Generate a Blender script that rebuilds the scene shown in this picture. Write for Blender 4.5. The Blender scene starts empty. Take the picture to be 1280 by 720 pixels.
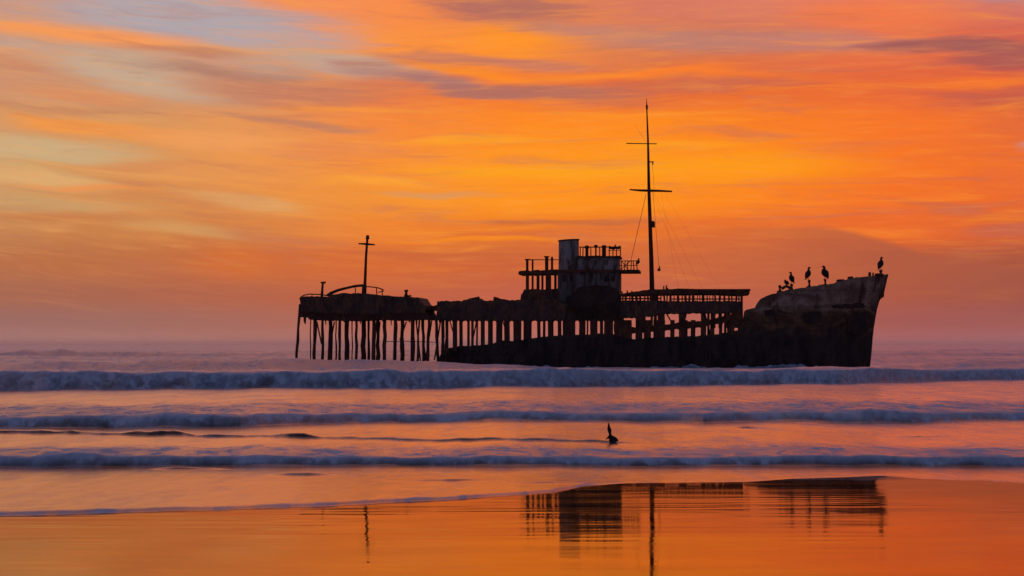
import bpy, math, random
import numpy as np
from mathutils import Vector

# ------------------------------------------------------------------ camera, world, sun, exposure
F = 3500.0          # focal length in units of 1/1280 of the frame width
CAMZ = 2.6
sc = bpy.context.scene
COL = sc.collection
cam_d = bpy.data.cameras.new('camera'); cam = bpy.data.objects.new('camera', cam_d); COL.objects.link(cam)
cam.location = (0, 0, CAMZ); cam.rotation_euler = (math.radians(90), 0, 0)
cam_d.sensor_width = 36; cam_d.lens = 36 * F / 1280; cam_d.shift_y = 70 / 1280
cam_d.clip_start = 0.5; cam_d.clip_end = 60000
sc.camera = cam
sc.view_settings.view_transform = 'Standard'; sc.view_settings.look = 'None'
sc.view_settings.exposure = 0; sc.view_settings.gamma = 1; sc.view_settings.use_curve_mapping = False
sc.cycles.use_denoising = True
sc.cycles.max_bounces = 6; sc.cycles.volume_bounces = 1; sc.cycles.diffuse_bounces = 2; sc.cycles.glossy_bounces = 4
sc.cycles.sample_clamp_indirect = 4

def lin(c):
    r = []
    for v in c[:3]:
        v = v / 255.0
        r.append(v / 12.92 if v <= 0.04045 else ((v + 0.055) / 1.055) ** 2.4)
    return (r[0], r[1], r[2], 1.0)

class NT:
    def __init__(s, tree): s.t = tree; s.n = tree.nodes; s.l = tree.links
    def node(s, typ, **kw):
        nd = s.n.new(typ)
        for k, v in kw.items(): setattr(nd, k, v)
        return nd
    def put(s, sock, v):
        if hasattr(v, 'is_output') or isinstance(v, bpy.types.NodeSocket): s.l.new(v, sock)
        else: sock.default_value = v
    def m(s, op, a, b=None, c=None, clamp=False):
        nd = s.node('ShaderNodeMath', operation=op, use_clamp=clamp)
        s.put(nd.inputs[0], a)
        if b is not None: s.put(nd.inputs[1], b)
        if c is not None: s.put(nd.inputs[2], c)
        return nd.outputs[0]
    def ss(s, v, a, b, lo=0.0, hi=1.0, mode='SMOOTHSTEP'):
        nd = s.node('ShaderNodeMapRange', interpolation_type=mode)
        s.put(nd.inputs[0], v); s.put(nd.inputs[1], a); s.put(nd.inputs[2], b); s.put(nd.inputs[3], lo); s.put(nd.inputs[4], hi)
        return nd.outputs[0]
    def mix(s, f, a, b, blend='MIX'):
        nd = s.node('ShaderNodeMix', data_type='RGBA', blend_type=blend)
        s.put(nd.inputs[0], f); s.put(nd.inputs[6], a); s.put(nd.inputs[7], b)
        return nd.outputs[2]
    def xyz(s, x, y, z=0.0):
        nd = s.node('ShaderNodeCombineXYZ'); s.put(nd.inputs[0], x); s.put(nd.inputs[1], y); s.put(nd.inputs[2], z)
        return nd.outputs[0]
    def sep(s, v):
        nd = s.node('ShaderNodeSeparateXYZ'); s.put(nd.inputs[0], v); return nd.outputs
    def noise(s, vec, scale, detail=4, rough=0.55, dist=0.0, out='Fac'):
        nd = s.node('ShaderNodeTexNoise'); s.put(nd.inputs['Vector'], vec)
        nd.inputs['Scale'].default_value = scale; nd.inputs['Detail'].default_value = detail
        nd.inputs['Roughness'].default_value = rough; nd.inputs['Distortion'].default_value = dist
        return nd.outputs[out]
    def vm(s, op, a, b=None):
        nd = s.node('ShaderNodeVectorMath', operation=op); s.put(nd.inputs[0], a)
        if b is not None: s.put(nd.inputs[1], b)
        return nd.outputs['Value' if op in ('LENGTH', 'DOT_PRODUCT') else 'Vector']
    def ramp(s, f, stops, interp='LINEAR'):
        nd = s.node('ShaderNodeValToRGB'); e = nd.color_ramp.elements; nd.color_ramp.interpolation = interp
        while len(e) < len(stops): e.new(0.5)
        for i, (p, c) in enumerate(stops): e[i].position = p
        for i, (p, c) in enumerate(stops): e[i].position = p; e[i].color = c
        s.put(nd.inputs[0], f)
        return nd.outputs[0]

# ---- dusk sky: clouds described by azimuth and elevation (X, Y are just azimuth/elevation in 1/3500 rad)
w = bpy.data.worlds.new('World'); w.cycles.sampling_method = 'MANUAL'; w.cycles.sample_map_resolution = 512; sc.world = w; w.use_nodes = True
T = NT(w.node_tree)
for nd in list(T.n): T.n.remove(nd)
tc = T.node('ShaderNodeTexCoord')
dx, dy, dz = T.sep(tc.outputs['Generated'])[:3]
az = T.m('ARCTAN2', dx, dy)
el = T.m('ARCSINE', T.m('MINIMUM', T.m('MAXIMUM', dz, -1.0), 1.0))
X = T.m('MULTIPLY_ADD', az, 3500.0, 640.0)
Y = T.m('MULTIPLY_ADD', el, -3500.0, 430.0)
# wind-drawn warp of the cloud layer
tilt = T.m('MULTIPLY', T.ss(X, 0.0, 900.0, 0.10, 0.0), T.m('SUBTRACT', X, 300.0))
Yt = T.m('SUBTRACT', Y, tilt)
pn = T.xyz(T.m('MULTIPLY', X, 0.0035), T.m('MULTIPLY', Yt, 0.022), 3.1)
wn = T.noise(pn, 1.0, 3, 0.5, 0.3, 'Color')
wv = T.vm('MULTIPLY', T.vm('SUBTRACT', wn, (0.5, 0.5, 0.5)), (150.0, 40.0, 0.0))
hz = T.ss(Y, 300.0, 420.0, 1.0, 0.1)
sc_ = T.node('ShaderNodeVectorMath', operation='SCALE'); T.put(sc_.inputs[0], wv); T.put(sc_.inputs[3], hz)
P = T.vm('ADD', T.xyz(X, Y, 0.0), sc_.outputs[0])
PX, PY = T.sep(P)[:2]
rows = [
 (-1300, [(182,142,162)]*9),
 (-420, [(240,160,138),(244,158,130),(250,156,122),(255,154,114),(255,152,110),(255,150,112),(250,148,118),(242,146,126),(232,146,134)]),
 (-120, [(214,150,122),(220,148,112),(234,146,100),(248,142,84),(248,140,80),(242,136,84),(240,134,86),(234,130,90),(222,128,100)]),
 (0,   [(195,150,135),(200,155,140),(240,145,100),(250,140,75),(220,125,80),(215,125,100),(222,132,105),(235,130,90),(205,130,115)]),
 (60,  [(215,155,115),(200,150,125),(205,150,125),(250,145,65),(255,145,50),(215,125,85),(210,125,90),(232,120,75),(215,105,80)]),
 (110, [(205,145,110),(200,150,118),(200,140,110),(225,120,75),(240,120,55),(225,110,60),(235,115,50),(230,110,60),(215,100,65)]),
 (160, [(205,150,105),(215,150,95),(235,150,85),(245,135,60),(255,138,35),(255,143,30),(250,133,38),(248,125,42),(225,112,60)]),
 (210, [(210,165,110),(215,150,90),(235,150,80),(248,145,55),(255,152,32),(255,158,25),(255,152,22),(248,126,38),(235,115,50)]),
 (250, [(205,150,100),(212,140,80),(228,145,75),(245,145,50),(255,148,28),(254,146,26),(252,138,32),(245,122,40),(232,110,50)]),
 (290, [(195,130,80),(205,130,72),(215,130,70),(238,130,50),(235,122,40),(232,118,40),(232,116,45),(235,112,45),(215,105,55)]),
 (330, [(185,112,72),(192,112,68),(205,108,58),(216,107,52),(205,100,55),(205,105,60),(200,105,62),(185,98,62),(170,92,65)]),
 (370, [(168,105,82),(172,102,78),(182,100,72),(195,98,66),(195,98,70),(195,102,75),(185,98,72),(170,92,72),(160,90,75)]),
 (400, [(158,108,100),(162,108,96),(172,106,90),(186,104,84),(190,103,84),(186,104,86),(178,101,86),(167,97,86),(161,97,89)]),
 (430, [(172,124,116),(176,122,112),(178,118,108),(184,114,100),(186,112,98),(184,112,100),(180,110,102),(174,110,106),(170,112,110)]),
]
fx = T.m('MULTIPLY', PX, 1/1280.0)
colr = None; py0 = None
for (yy, cs) in rows:
    if yy == -1300: rc = lin(cs[0])
    else: rc = T.ramp(fx, [(i/8.0, lin(c)) for i, c in enumerate(cs)], 'B_SPLINE' if False else 'LINEAR')
    if colr is None: colr = rc
    else: colr = T.mix(T.ss(PY, float(py0), float(yy)), colr, rc)
    py0 = yy
# streak noises, drawn out along the wind
s1 = T.noise(T.xyz(T.m('MULTIPLY', PX, 0.0045), T.m('MULTIPLY', T.m('ADD', Yt, T.m('MULTIPLY', T.m('SUBTRACT', PY, Y), 0.7)), 0.05), 0.0), 1.0, 6, 0.62, 0.6)
s2 = T.noise(T.xyz(T.m('MULTIPLY', X, 0.012), T.m('MULTIPLY', Yt, 0.15), 7.0), 1.0, 4, 0.6, 0.4)
sj = T.m('SUBTRACT', T.m('ADD', s1, T.m('MULTIPLY', s2, 0.4)), 0.7)
ell = [ # azimuth, elevation, half length, half height, slope, colour, strength
 (240,30,215,42,.10,(176,166,172),1.0),(115,47,230,15,.12,(248,155,88),.95),(25,58,80,9,.1,(185,160,150),.7),
 (235,66,120,8,.08,(192,128,100),.8),(165,95,130,32,.2,(197,172,148),.85),(300,92,150,11,.08,(175,128,110),.85),
 (110,122,110,14,.08,(222,140,90),.7),(80,142,110,11,.05,(188,124,92),.7),(110,163,150,15,.12,(244,152,70),.9),
 (270,182,150,16,.1,(242,160,92),.7),(60,190,170,20,.1,(205,176,132),.85),(200,213,120,9,.0,(214,134,84),.5),
 (50,229,120,13,.1,(224,174,114),.85),(120,240,110,5,.03,(238,145,78),.7),(60,258,170,14,.08,(202,158,106),.8),
 (215,290,95,13,.15,(212,158,98),.7),(310,255,90,14,.12,(224,166,104),.7),(110,275,110,9,.0,(200,120,72),.5),
 (610,8,110,20,.1,(180,108,98),.9),(400,78,160,24,.1,(192,164,146),.85),(540,72,160,9,.05,(205,125,95),.8),
 (590,92,130,7,.15,(255,142,38),.9),(570,107,160,13,.14,(168,116,112),.95),(400,113,150,18,.05,(196,126,98),.7),
 (470,138,140,6,.02,(250,152,60),.7),(350,157,100,6,.1,(192,134,104),.7),(580,180,150,7,-.03,(255,162,40),.8),
 (410,190,90,13,.0,(226,130,82),.6),(660,10,100,20,.1,(182,112,96),.8),(650,50,90,26,.05,(255,148,42),.9),
 (840,52,230,20,.09,(192,134,116),.85),(670,81,90,10,.05,(200,124,102),.7),(800,97,230,9,.0,(252,132,46),.9),
 (680,116,160,13,.03,(182,112,94),.9),(900,110,160,11,.0,(200,110,82),.75),(780,143,170,5,-.02,(255,150,40),.7),
 (1110,25,120,22,.05,(244,130,74),.8),(1230,2,110,13,.08,(178,138,146),.9),(1040,57,150,19,.05,(194,134,118),.8),
 (1180,67,160,13,.03,(160,98,92),.95),(1240,82,100,12,.0,(168,94,88),.85),(1220,107,100,10,.0,(246,122,46),.85),
 (1255,130,120,20,.05,(198,100,76),.75),(1278,190,30,12,.0,(196,144,132),.9),(960,205,160,22,.0,(255,166,22),.6),
 (700,215,200,14,.0,(255,168,26),.6),(540,247,90,5,.0,(214,150,96),.8),(700,280,120,6,.0,(196,104,56),.7),
 (590,297,110,6,.0,(220,106,50),.7),(600,305,130,5,.0,(252,142,26),.7),(560,322,140,7,.0,(202,102,58),.6),
 (1170,265,90,9,.2,(212,112,68),.8),(1255,292,80,10,.0,(200,108,78),.8),(300,330,70,20,.0,(222,112,46),.4),
 (470,232,90,8,.03,(255,166,54),.7),(860,180,120,7,-.02,(255,170,30),.5),
]
for (cx, cy, rx, ry, slp, c, a) in ell:
    mp = T.node('ShaderNodeMapping', vector_type='TEXTURE')
    ch = T.node('ShaderNodeVectorMath', operation='MULTIPLY_ADD')   # keeps the layers evaluated one after another
    T.put(ch.inputs[0], colr); ch.inputs[1].default_value = (1e-7, 1e-7, 1e-7); T.put(ch.inputs[2], P)
    T.put(mp.inputs[0], ch.outputs[0]); mp.inputs[1].default_value = (cx, cy, 0)
    mp.inputs[2].default_value = (0, 0, math.atan(slp)); mp.inputs[3].default_value = (rx, ry, 1)
    ln = T.vm('LENGTH', mp.outputs[0])
    f = T.ss(T.m('MULTIPLY_ADD', sj, 1.25, ln), 0.25, 1.15, a, 0.0)
    colr = T.mix(f, colr, lin(c))
# fine streaks: brighten towards amber, darken towards mauve
amp = T.m('MULTIPLY', T.ss(Y, 280.0, 410.0, 1.0, 0.15), T.ss(Y, -900.0, -100.0, 0.2, 1.0))
colr = T.mix(T.m('MULTIPLY', T.ss(s1, 0.50, 0.74, 0.0, 0.42), amp), colr, T.mix(T.ss(X, 0.0, 600.0), lin((235,165,105)), lin((255,160,45))))
colr = T.mix(T.m('MULTIPLY', T.ss(s1, 0.50, 0.26, 0.0, 0.45), amp), colr, lin((186,112,90)))
colr = T.mix(T.m('MULTIPLY', T.ss(s2, 0.45, 0.75, 0.0, 0.16), amp), colr, lin((255,170,80)))
s3 = T.noise(T.xyz(T.m('MULTIPLY', PX, 0.016), T.m('MULTIPLY', Yt, 0.17), 4.0), 1.0, 5, 0.65, 0.8)
colr = T.mix(T.m('MULTIPLY', T.ss(s3, 0.50, 0.72, 0.0, 0.09), amp), colr, lin((250,166,96)))
colr = T.mix(T.m('MULTIPLY', T.ss(s3, 0.48, 0.28, 0.0, 0.09), amp), colr, lin((176,104,84)))
# long low cloud bank on the right with a crisp upper edge
edge = T.ss(X, 1010.0, 1230.0, 276.0, 325.0)
edge = T.m('ADD', edge, T.m('MULTIPLY', s2, 9.0))
wf = T.m('MULTIPLY', T.ss(T.m('SUBTRACT', Y, edge), -1.0, 9.0), T.m('MULTIPLY', T.ss(X, 780.0, 1080.0), T.ss(Y, 340.0, 405.0, 1.0, 0.0)))
colr = T.mix(T.m('MULTIPLY', wf, 0.76), colr, T.ramp(fx, [(0.5, lin((205,112,66))), (0.8, lin((184,100,66))), (1.0, lin((166,94,70)))]))
colr = T.mix(T.ss(X, 500.0, 1150.0, 0.0, 1.0), colr, T.mix(1.0, colr, (1.0, 0.87, 0.93, 1.0), 'MULTIPLY'))   # redder to the north
# away from the sunset: blue-grey dusk from a real sky model plus the dim cloud deck
sky = T.node('ShaderNodeTexSky', sky_type='NISHITA'); sky.sun_disc = False
sky.sun_elevation = math.radians(1.0); sky.sun_rotation = math.radians(3.0)
nish = T.vm('SCALE', sky.outputs[0]); nish.node.inputs[3].default_value = 0.05
cn = T.noise(T.xyz(T.m('MULTIPLY', az, 1.4), T.m('MULTIPLY', el, 5.0), 1.0), 2.0, 4, 0.55)
rear = T.mix(T.ss(cn, 0.35, 0.7), lin((50,72,116)), lin((72,80,108)))
rear = T.mix(T.ss(el, 0.0, 0.25, 0.35, 0.0), rear, lin((84,70,88)))
rear = T.mix(0.15, rear, nish)
upf = T.ss(el, 0.35, 1.0)
side = T.ss(T.m('ABSOLUTE', az), 0.45, 1.5)
colr = T.mix(T.m('MAXIMUM', upf, side), colr, rear)
colr = T.mix(T.ss(el, 0.0, -0.02), colr, lin((70,58,66)))
bg = T.node('ShaderNodeBackground'); T.put(bg.inputs[0], colr); bg.inputs[1].default_value = 1.0
ow = T.node('ShaderNodeOutputWorld'); T.l.new(bg.outputs[0], ow.inputs[0])

# the last afterglow: the sun itself is under the horizon, only a very wide soft glow is left
sd = bpy.data.lights.new('sun', 'SUN'); sd.energy = 0.06; sd.angle = math.radians(70); sd.color = (1.0, 0.6, 0.35)
sun = bpy.data.objects.new('sun', sd); COL.objects.link(sun)
sun.rotation_euler = Vector((-0.05, -1.0, -0.12)).to_track_quat('-Z', 'Y').to_euler()

# ------------------------------------------------------------------ materials
def mat(name):
    m = bpy.data.materials.new(name); m.use_nodes = True
    t = NT(m.node_tree); b = t.n['Principled BSDF']
    return m, t, b
def surf_mat(name, c1, c2, scale=1.5, rough=0.9, c3=None, bump=0.05, zscale=0.5):
    m, t, b = mat(name)
    tco = t.node('ShaderNodeTexCoord').outputs['Object']
    v = t.vm('MULTIPLY', tco, (1.0, 1.0, zscale))
    n = t.noise(v, scale, 6, 0.65, 0.5)
    c = t.mix(t.ss(n, 0.35, 0.65), tuple(c1) + (1,), tuple(c2) + (1,))
    if c3:
        n2 = t.noise(v, scale * 2.7, 5, 0.6, 1.0)
        c = t.mix(t.ss(n2, 0.47, 0.63), c, tuple(c3) + (1,))
    t.put(b.inputs['Base Color'], c); b.inputs['Roughness'].default_value = rough
    b.inputs['Specular IOR Level'].default_value = 0.25
    bp = t.node('ShaderNodeBump'); bp.inputs['Strength'].default_value = 0.6; bp.inputs['Distance'].default_value = bump
    t.put(bp.inputs['Height'], t.noise(tco, scale * 5, 5, 0.6)); t.l.new(bp.outputs[0], b.inputs['Normal'])
    return m
M = {}
M['rust'] = surf_mat('rusted_iron', (.11,.030,.014), (.26,.075,.028), 1.2, .85)
M['timber'] = surf_mat('wet_timber', (.10,.030,.018), (.20,.062,.034), .8, .8, None, .03, .15)
M['deck'] = surf_mat('crumbling_deck', (.08,.038,.028), (.17,.080,.05), .7, .9, (.28,.10,.042))
M['dark'] = surf_mat('dark_casing', (.045,.022,.017), (.11,.048,.030), .7, .9)
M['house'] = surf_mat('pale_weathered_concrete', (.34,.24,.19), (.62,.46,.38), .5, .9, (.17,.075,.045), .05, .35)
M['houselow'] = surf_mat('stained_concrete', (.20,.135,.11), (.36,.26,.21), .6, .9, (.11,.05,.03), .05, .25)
M['feather'] = surf_mat('dark_feathers', (.020,.015,.014), (.040,.028,.024), 12, .7, None, .004)
M['wire'] = surf_mat('wire', (.03,.02,.018), (.05,.03,.02), 3, .7)
# hull: weathered pale concrete above, weed-dark tidal belt below with an uneven upper edge
m, t, b = mat('hull_concrete')
tco = t.node('ShaderNodeTexCoord').outputs['Object']
ox, oy, oz = t.sep(tco)[:3]
n = t.noise(t.vm('MULTIPLY', tco, (1.0, 1.0, 1.6)), .45, 6, .65, .8)
n2 = t.noise(t.vm('MULTIPLY', tco, (1.0, 1.0, .35)), 1.1, 5, .6, .6)
pale = t.mix(t.ss(n, .38, .62), (.28,.13,.075,1), (.66,.37,.22,1))
pale = t.mix(t.ss(n2, .50, .66), pale, (.13,.055,.03,1))
mid = t.mix(t.ss(n, .4, .62), (.10,.042,.026,1), (.30,.13,.05,1))
lowc = t.mix(t.ss(n2, .35, .65), (.032,.022,.018,1), (.09,.050,.036,1))
# pour joints every couple of metres, stained
jz = t.m('ABSOLUTE', t.m('SUBTRACT', t.m('FRACT', t.m('MULTIPLY', t.m('ADD', oz, t.m('MULTIPLY', n, .25)), .62)), .5))
jx = t.m('ABSOLUTE', t.m('SUBTRACT', t.m('FRACT', t.m('MULTIPLY', t.m('ADD', ox, t.m('MULTIPLY', n2, .3)), .31)), .5))
joint = t.m('MAXIMUM', t.ss(jz, .46, .5), t.m('MULTIPLY', t.ss(jx, .475, .5), .7))
lim = t.m('ADD', oz, t.m('MULTIPLY', t.m('SUBTRACT', n, .5), 2.4))
c = t.mix(t.ss(lim, 5.6, 6.7), mid, pale)
c = t.mix(t.ss(lim, 3.0, 4.6), lowc, c)
c = t.mix(t.m('MULTIPLY', joint, t.ss(n, .35, .6, .15, .65)), c, (.02,.012,.01,1))
t.put(b.inputs['Base Color'], c); b.inputs['Roughness'].default_value = .9; b.inputs['Specular IOR Level'].default_value = .2
bp = t.node('ShaderNodeBump'); bp.inputs['Strength'].default_value = .7; bp.inputs['Distance'].default_value = .12
t.put(bp.inputs['Height'], t.noise(tco, 1.6, 6, .6)); t.l.new(bp.outputs[0], b.inputs['Normal'])
M['hull'] = m

# wet sand with a thin film of water
m, t, b = mat('wet_sand')
pos = t.node('ShaderNodeNewGeometry').outputs['Position']
n = t.noise(pos, .6, 5, .6)
df = t.node('ShaderNodeBsdfDiffuse'); t.put(df.inputs['Color'], t.mix(n, (.030,.018,.012,1), (.050,.032,.020,1)))
gl = t.node('ShaderNodeBsdfGlossy'); t.put(gl.inputs['Color'], t.mix(t.ss(n, .3, .7), (.90,.60,.40,1), (.82,.55,.38,1)))
n3 = t.noise(t.vm('MULTIPLY', pos, (.25, .5, 1.)), 1.0, 4, .6)
t.put(gl.inputs['Roughness'], t.ss(n3, .35, .75, .03, .075))
fr = t.node('ShaderNodeFresnel'); fr.inputs['IOR'].default_value = 1.33
ms = t.node('ShaderNodeMixShader'); t.put(ms.inputs[0], fr.outputs[0]); t.l.new(df.outputs[0], ms.inputs[1]); t.l.new(gl.outputs[0], ms.inputs[2])
t.l.new(ms.outputs[0], t.n['Material Output'].inputs[0])
M['sand'] = m
# sea water with foam
m, t, b = mat('sea_water')
pos = t.node('ShaderNodeNewGeometry').outputs['Position']
at = t.node('ShaderNodeAttribute', attribute_name='foam').outputs['Fac']
ra = t.node('ShaderNodeAttribute', attribute_name='rough').outputs['Fac']
n = t.noise(t.vm('MULTIPLY', pos, (.55, .11, .5)), 1.0, 6, .68, .5)
n2 = t.noise(t.vm('MULTIPLY', pos, (2.5, .5, 2.0)), 1.0, 5, .65, .3)
nn = t.m('ADD', t.m('MULTIPLY', n, .7), t.m('MULTIPLY', n2, .3))
lace = t.noise(t.vm('MULTIPLY', pos, (.40, .16, .3)), 1.0, 5, .62, 1.2)
lace = t.m('SUBTRACT', 1.0, t.m('MULTIPLY', t.m('ABSOLUTE', t.m('SUBTRACT', lace, .5)), 14.0), None, True)
lace = t.m('MULTIPLY', lace, t.m('MULTIPLY', t.ss(at, .02, .35, .02, .5), t.ss(n2, .42, .6)))
fm = t.m('ADD', t.m('ADD', at, lace), t.m('MULTIPLY', t.m('SUBTRACT', nn, .5), t.ss(at, .75, 1.0, 2.2, .5)), None, True)
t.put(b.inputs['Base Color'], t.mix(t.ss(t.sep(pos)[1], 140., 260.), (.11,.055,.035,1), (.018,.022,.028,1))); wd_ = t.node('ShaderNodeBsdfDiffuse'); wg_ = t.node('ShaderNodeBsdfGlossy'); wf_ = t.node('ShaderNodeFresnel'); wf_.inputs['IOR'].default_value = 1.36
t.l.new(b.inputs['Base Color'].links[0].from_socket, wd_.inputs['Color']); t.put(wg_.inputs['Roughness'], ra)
t.put(wg_.inputs['Color'], t.mix(t.ss(t.sep(pos)[1], 60., 240.), (1.0,.80,.66,1), (.64,.62,.72,1)))  # reflection painted by tint: warmed near shore, dimmed and blued far out
wm_ = t.node('ShaderNodeMixShader'); t.put(wm_.inputs[0], wf_.outputs[0]); t.l.new(wd_.outputs[0], wm_.inputs[1]); t.l.new(wg_.outputs[0], wm_.inputs[2])
bp = t.node('ShaderNodeBump'); bp.inputs['Strength'].default_value = .3; bp.inputs['Distance'].default_value = .05
t.put(bp.inputs['Height'], n2); t.l.new(bp.outputs[0], wg_.inputs['Normal'])
fo = t.node('ShaderNodeBsdfDiffuse')
t.put(fo.inputs['Color'], t.mix(t.ss(n2, .3, .7), (.50,.52,.56,1), (.78,.80,.82,1)))
t.l.new(bp.outputs[0], fo.inputs['Normal'])
ms = t.node('ShaderNodeMixShader'); t.put(ms.inputs[0], fm)
t.l.new(wm_.outputs[0], ms.inputs[1]); t.l.new(fo.outputs[0], ms.inputs[2])
t.l.new(ms.outputs[0], t.n['Material Output'].inputs[0])
M['sea'] = m

# ------------------------------------------------------------------ terrain helpers
def vnoise(x, y, seed=0):
    x = np.asarray(x, float); y = np.asarray(y, float)
    xi = np.floor(x).astype(np.int64); yi = np.floor(y).astype(np.int64)
    fx_ = x - xi; fy_ = y - yi
    fx_ = fx_ * fx_ * fx_ * (fx_ * (fx_ * 6 - 15) + 10); fy_ = fy_ * fy_ * fy_ * (fy_ * (fy_ * 6 - 15) + 10)
    def h(a, b_):
        k = (a * 374761393 + b_ * 668265263 + seed * 2147483647) & 0xffffffff
        k = ((k ^ (k >> 13)) * 1274126177) & 0xffffffff
        k = ((k ^ (k >> 16)) * 2246822519) & 0xffffffff
        return ((k ^ (k >> 15)) & 0xffff) / 65535.0 * 2 - 1
    a = h(xi, yi); b_ = h(xi + 1, yi); c_ = h(xi, yi + 1); d_ = h(xi + 1, yi + 1)
    return (a * (1 - fx_) + b_ * fx_) * (1 - fy_) + (c_ * (1 - fx_) + d_ * fx_) * fy_
def fbm(x, y, seed=0, oct=4, gain=.5):
    s = 0; a = 1.0; tot = 0
    for i in range(oct):
        s = s + a * vnoise(x * 2 ** i + 17.3 * i, y * 2 ** i + 5.1 * i, seed + i); tot += a; a *= gain
    return s / tot
def sstep(v, a, b_):
    t_ = np.clip((v - a) / (b_ - a), 0, 1); return t_ * t_ * (3 - 2 * t_)
def grid_mesh(name, Xa, Ya, Za, material, attrs=None):
    r, c_ = Xa.shape
    me = bpy.data.meshes.new(name)
    co = np.stack([Xa, Ya, Za], -1).reshape(-1, 3).astype(np.float32)
    i = np.arange(r * c_).reshape(r, c_)
    q = np.stack([i[:-1, :-1], i[:-1, 1:], i[1:, 1:], i[1:, :-1]], -1).reshape(-1, 4).astype(np.int32)
    me.vertices.add(len(co)); me.vertices.foreach_set('co', co.ravel())
    me.loops.add(q.size); me.loops.foreach_set('vertex_index', q.ravel())
    me.polygons.add(len(q)); me.polygons.foreach_set('loop_start', np.arange(0, q.size, 4, dtype=np.int32))
    me.polygons.foreach_set('use_smooth', np.ones(len(q), bool))
    me.update(calc_edges=True)
    for k, v in (attrs or {}).items():
        a = me.attributes.new(k, 'FLOAT', 'POINT'); a.data.foreach_set('value', v.astype(np.float32).ravel())
    me.materials.append(material)
    o = bpy.data.objects.new(name, me); COL.objects.link(o); o['kind'] = 'structure'
    return o

SL = 0.0117; DS = 57.0          # beach slope, and where it meets the still water
def sand_z(d): return np.where(d < DS, (DS - d) * SL, (DS - d) * .012)
def sand_low(x, y): return np.clip(x, -7, 7) * .00013 * np.clip(DS - y, 0, 40) + 0.010 * fbm(x / 9, y / 7, 5, 2) * sstep(y, 57, 51)
# ---- wet sand: one sheet from behind the camera down under the sea
xs = np.concatenate([-np.geomspace(2500, 14.2, 26), np.arange(-14, 14.01, .1), np.geomspace(14.2, 2500, 26)])
ys = np.concatenate([np.linspace(-150, 22, 60), np.arange(22.1, 60, .07), np.geomspace(60.2, 420, 50)])
XX, YY = np.meshgrid(xs, ys)
ZZ = sand_z(YY)
ZZ = np.maximum(ZZ, -3.5)
fade = sstep(YY, 16, 26) * sstep(np.abs(XX), 16, 12)
rip = 0.0012 * fbm(XX / 1.9, YY / 1.0, 3, 3) + 0.0005 * fbm(XX / .55, YY / .8, 15, 2) + 0.0012 * fbm(XX / 1.3, YY / .40, 9, 2) * (.4 + 1.2 * sstep(fbm(XX / 4, YY / 2.5, 12, 2), -.4, .5))
rip = rip * (.35 + .9 * sstep(YY, 30, 42)) * (1 - .62 * sstep(YY, 38, 44))
rip = rip + sand_low(XX, YY)
grid_mesh('wet_sand', XX, YY, ZZ + rip * fade, M['sand'])

# ---- the sea: columns fan out from the beach, rows follow the wave fronts
u = np.concatenate([-np.geomspace(4, .205, 30), np.linspace(-.2, .2, 640), np.geomspace(.205, 4, 30)])
pxu = u * F + 640
def tab(pts): return np.interp(pxu, [p[0] for p in pts], [p[1] for p in pts])
def dist_flat(y): return CAMZ * F / (y - 430)
lip_y = tab([(0,643),(100,641.5),(200,638.5),(320,634.5),(450,630),(550,626),(640,620),(691,616),(732,608),(777,605.5),(820,604),(933,603),(991,598.5),(1101,595),(1125,596),(1170,600),(1280,604)])
w3_y = tab([(0,587.5),(60,588),(160,586.5),(350,585),(640,584),(1000,583.5),(1280,583)])
w2_y = tab([(0,539),(80,540),(170,538.5),(300,537),(450,530.5),(560,529),(760,528),(850,529),(880,530.5),(960,528),(1080,530.5),(1140,529),(1200,527),(1280,525.5)])
w1_y = tab([(0,491),(60,489.5),(250,487),(500,486),(640,484.5),(900,482),(1050,480.5),(1100,479),(1180,476),(1280,474)])
w1_c = tab([(0,469),(300,468),(640,466),(800,464),(1090,463),(1280,462)])
w2_c = tab([(0,523),(200,522),(450,519),(800,517),(1280,515.5)])
w3_c = tab([(0,573),(640,572),(1280,572)])
d_lip = (CAMZ - DS * SL) * F / (lip_y - 430 - SL * F)
xx_ = u * 60
d_lip = d_lip + .35 * fbm(xx_ / 2.0, 0 * xx_, 21, 4)
d3 = dist_flat(w3_y) + .35 * fbm(u * 59 / 2.5, 0 * u, 22, 4)
d2 = dist_flat(w2_y) + .9 * fbm(u * 91 / 4.0, 0 * u, 23, 5)
d1 = dist_flat(w1_y) + 1.5 * fbm(u * 150 / 8.0, 0 * u, 24, 5)
knots = [(d_lip - 3.0, 0), (d_lip - .1, 14), (d_lip + .6, 20), (d3 - .8, 230), (d3 + 2.2, 44), (d2 - 1.2, 360), (d2 + 3.5, 50), (d1 - 2, 200), (d1 + 6, 50)]
rowsD = [knots[0][0]]
for (a, _), (b_, nrow) in zip(knots[:-1], knots[1:]):
    for k in range(1, nrow + 1): rowsD.append(a + (b_ - a) * k / nrow)
last = knots[-1][0]
far = np.concatenate([np.linspace(0, 1, 90)[1:]])
for k in far: rowsD.append(last + (290 - last) * k)
for d_ in np.geomspace(292, 900, 150): rowsD.append(np.full_like(u, d_))
for d_ in np.geomspace(930, 30000, 50): rowsD.append(np.full_like(u, d_))
D = np.array(rowsD); U = np.broadcast_to(u, D.shape); PXU = U * F + 640
Xw = U * D
far_lim = 6500 + 600 * np.arange(len(u)) / len(u) + 4500 * np.abs(u) / 4      # keeps the sheet inside the haze box
Xw = np.sign(Xw) * np.minimum(np.abs(Xw), np.broadcast_to(far_lim, D.shape))
base = np.where(D < DS, (DS - D) * SL, 0.0) + sand_low(Xw, D) * sstep(D, 16, 26) * sstep(np.abs(Xw), 16, 12)
Z = base.copy(); foam = np.zeros_like(Z); rough = np.zeros_like(Z)
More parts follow.
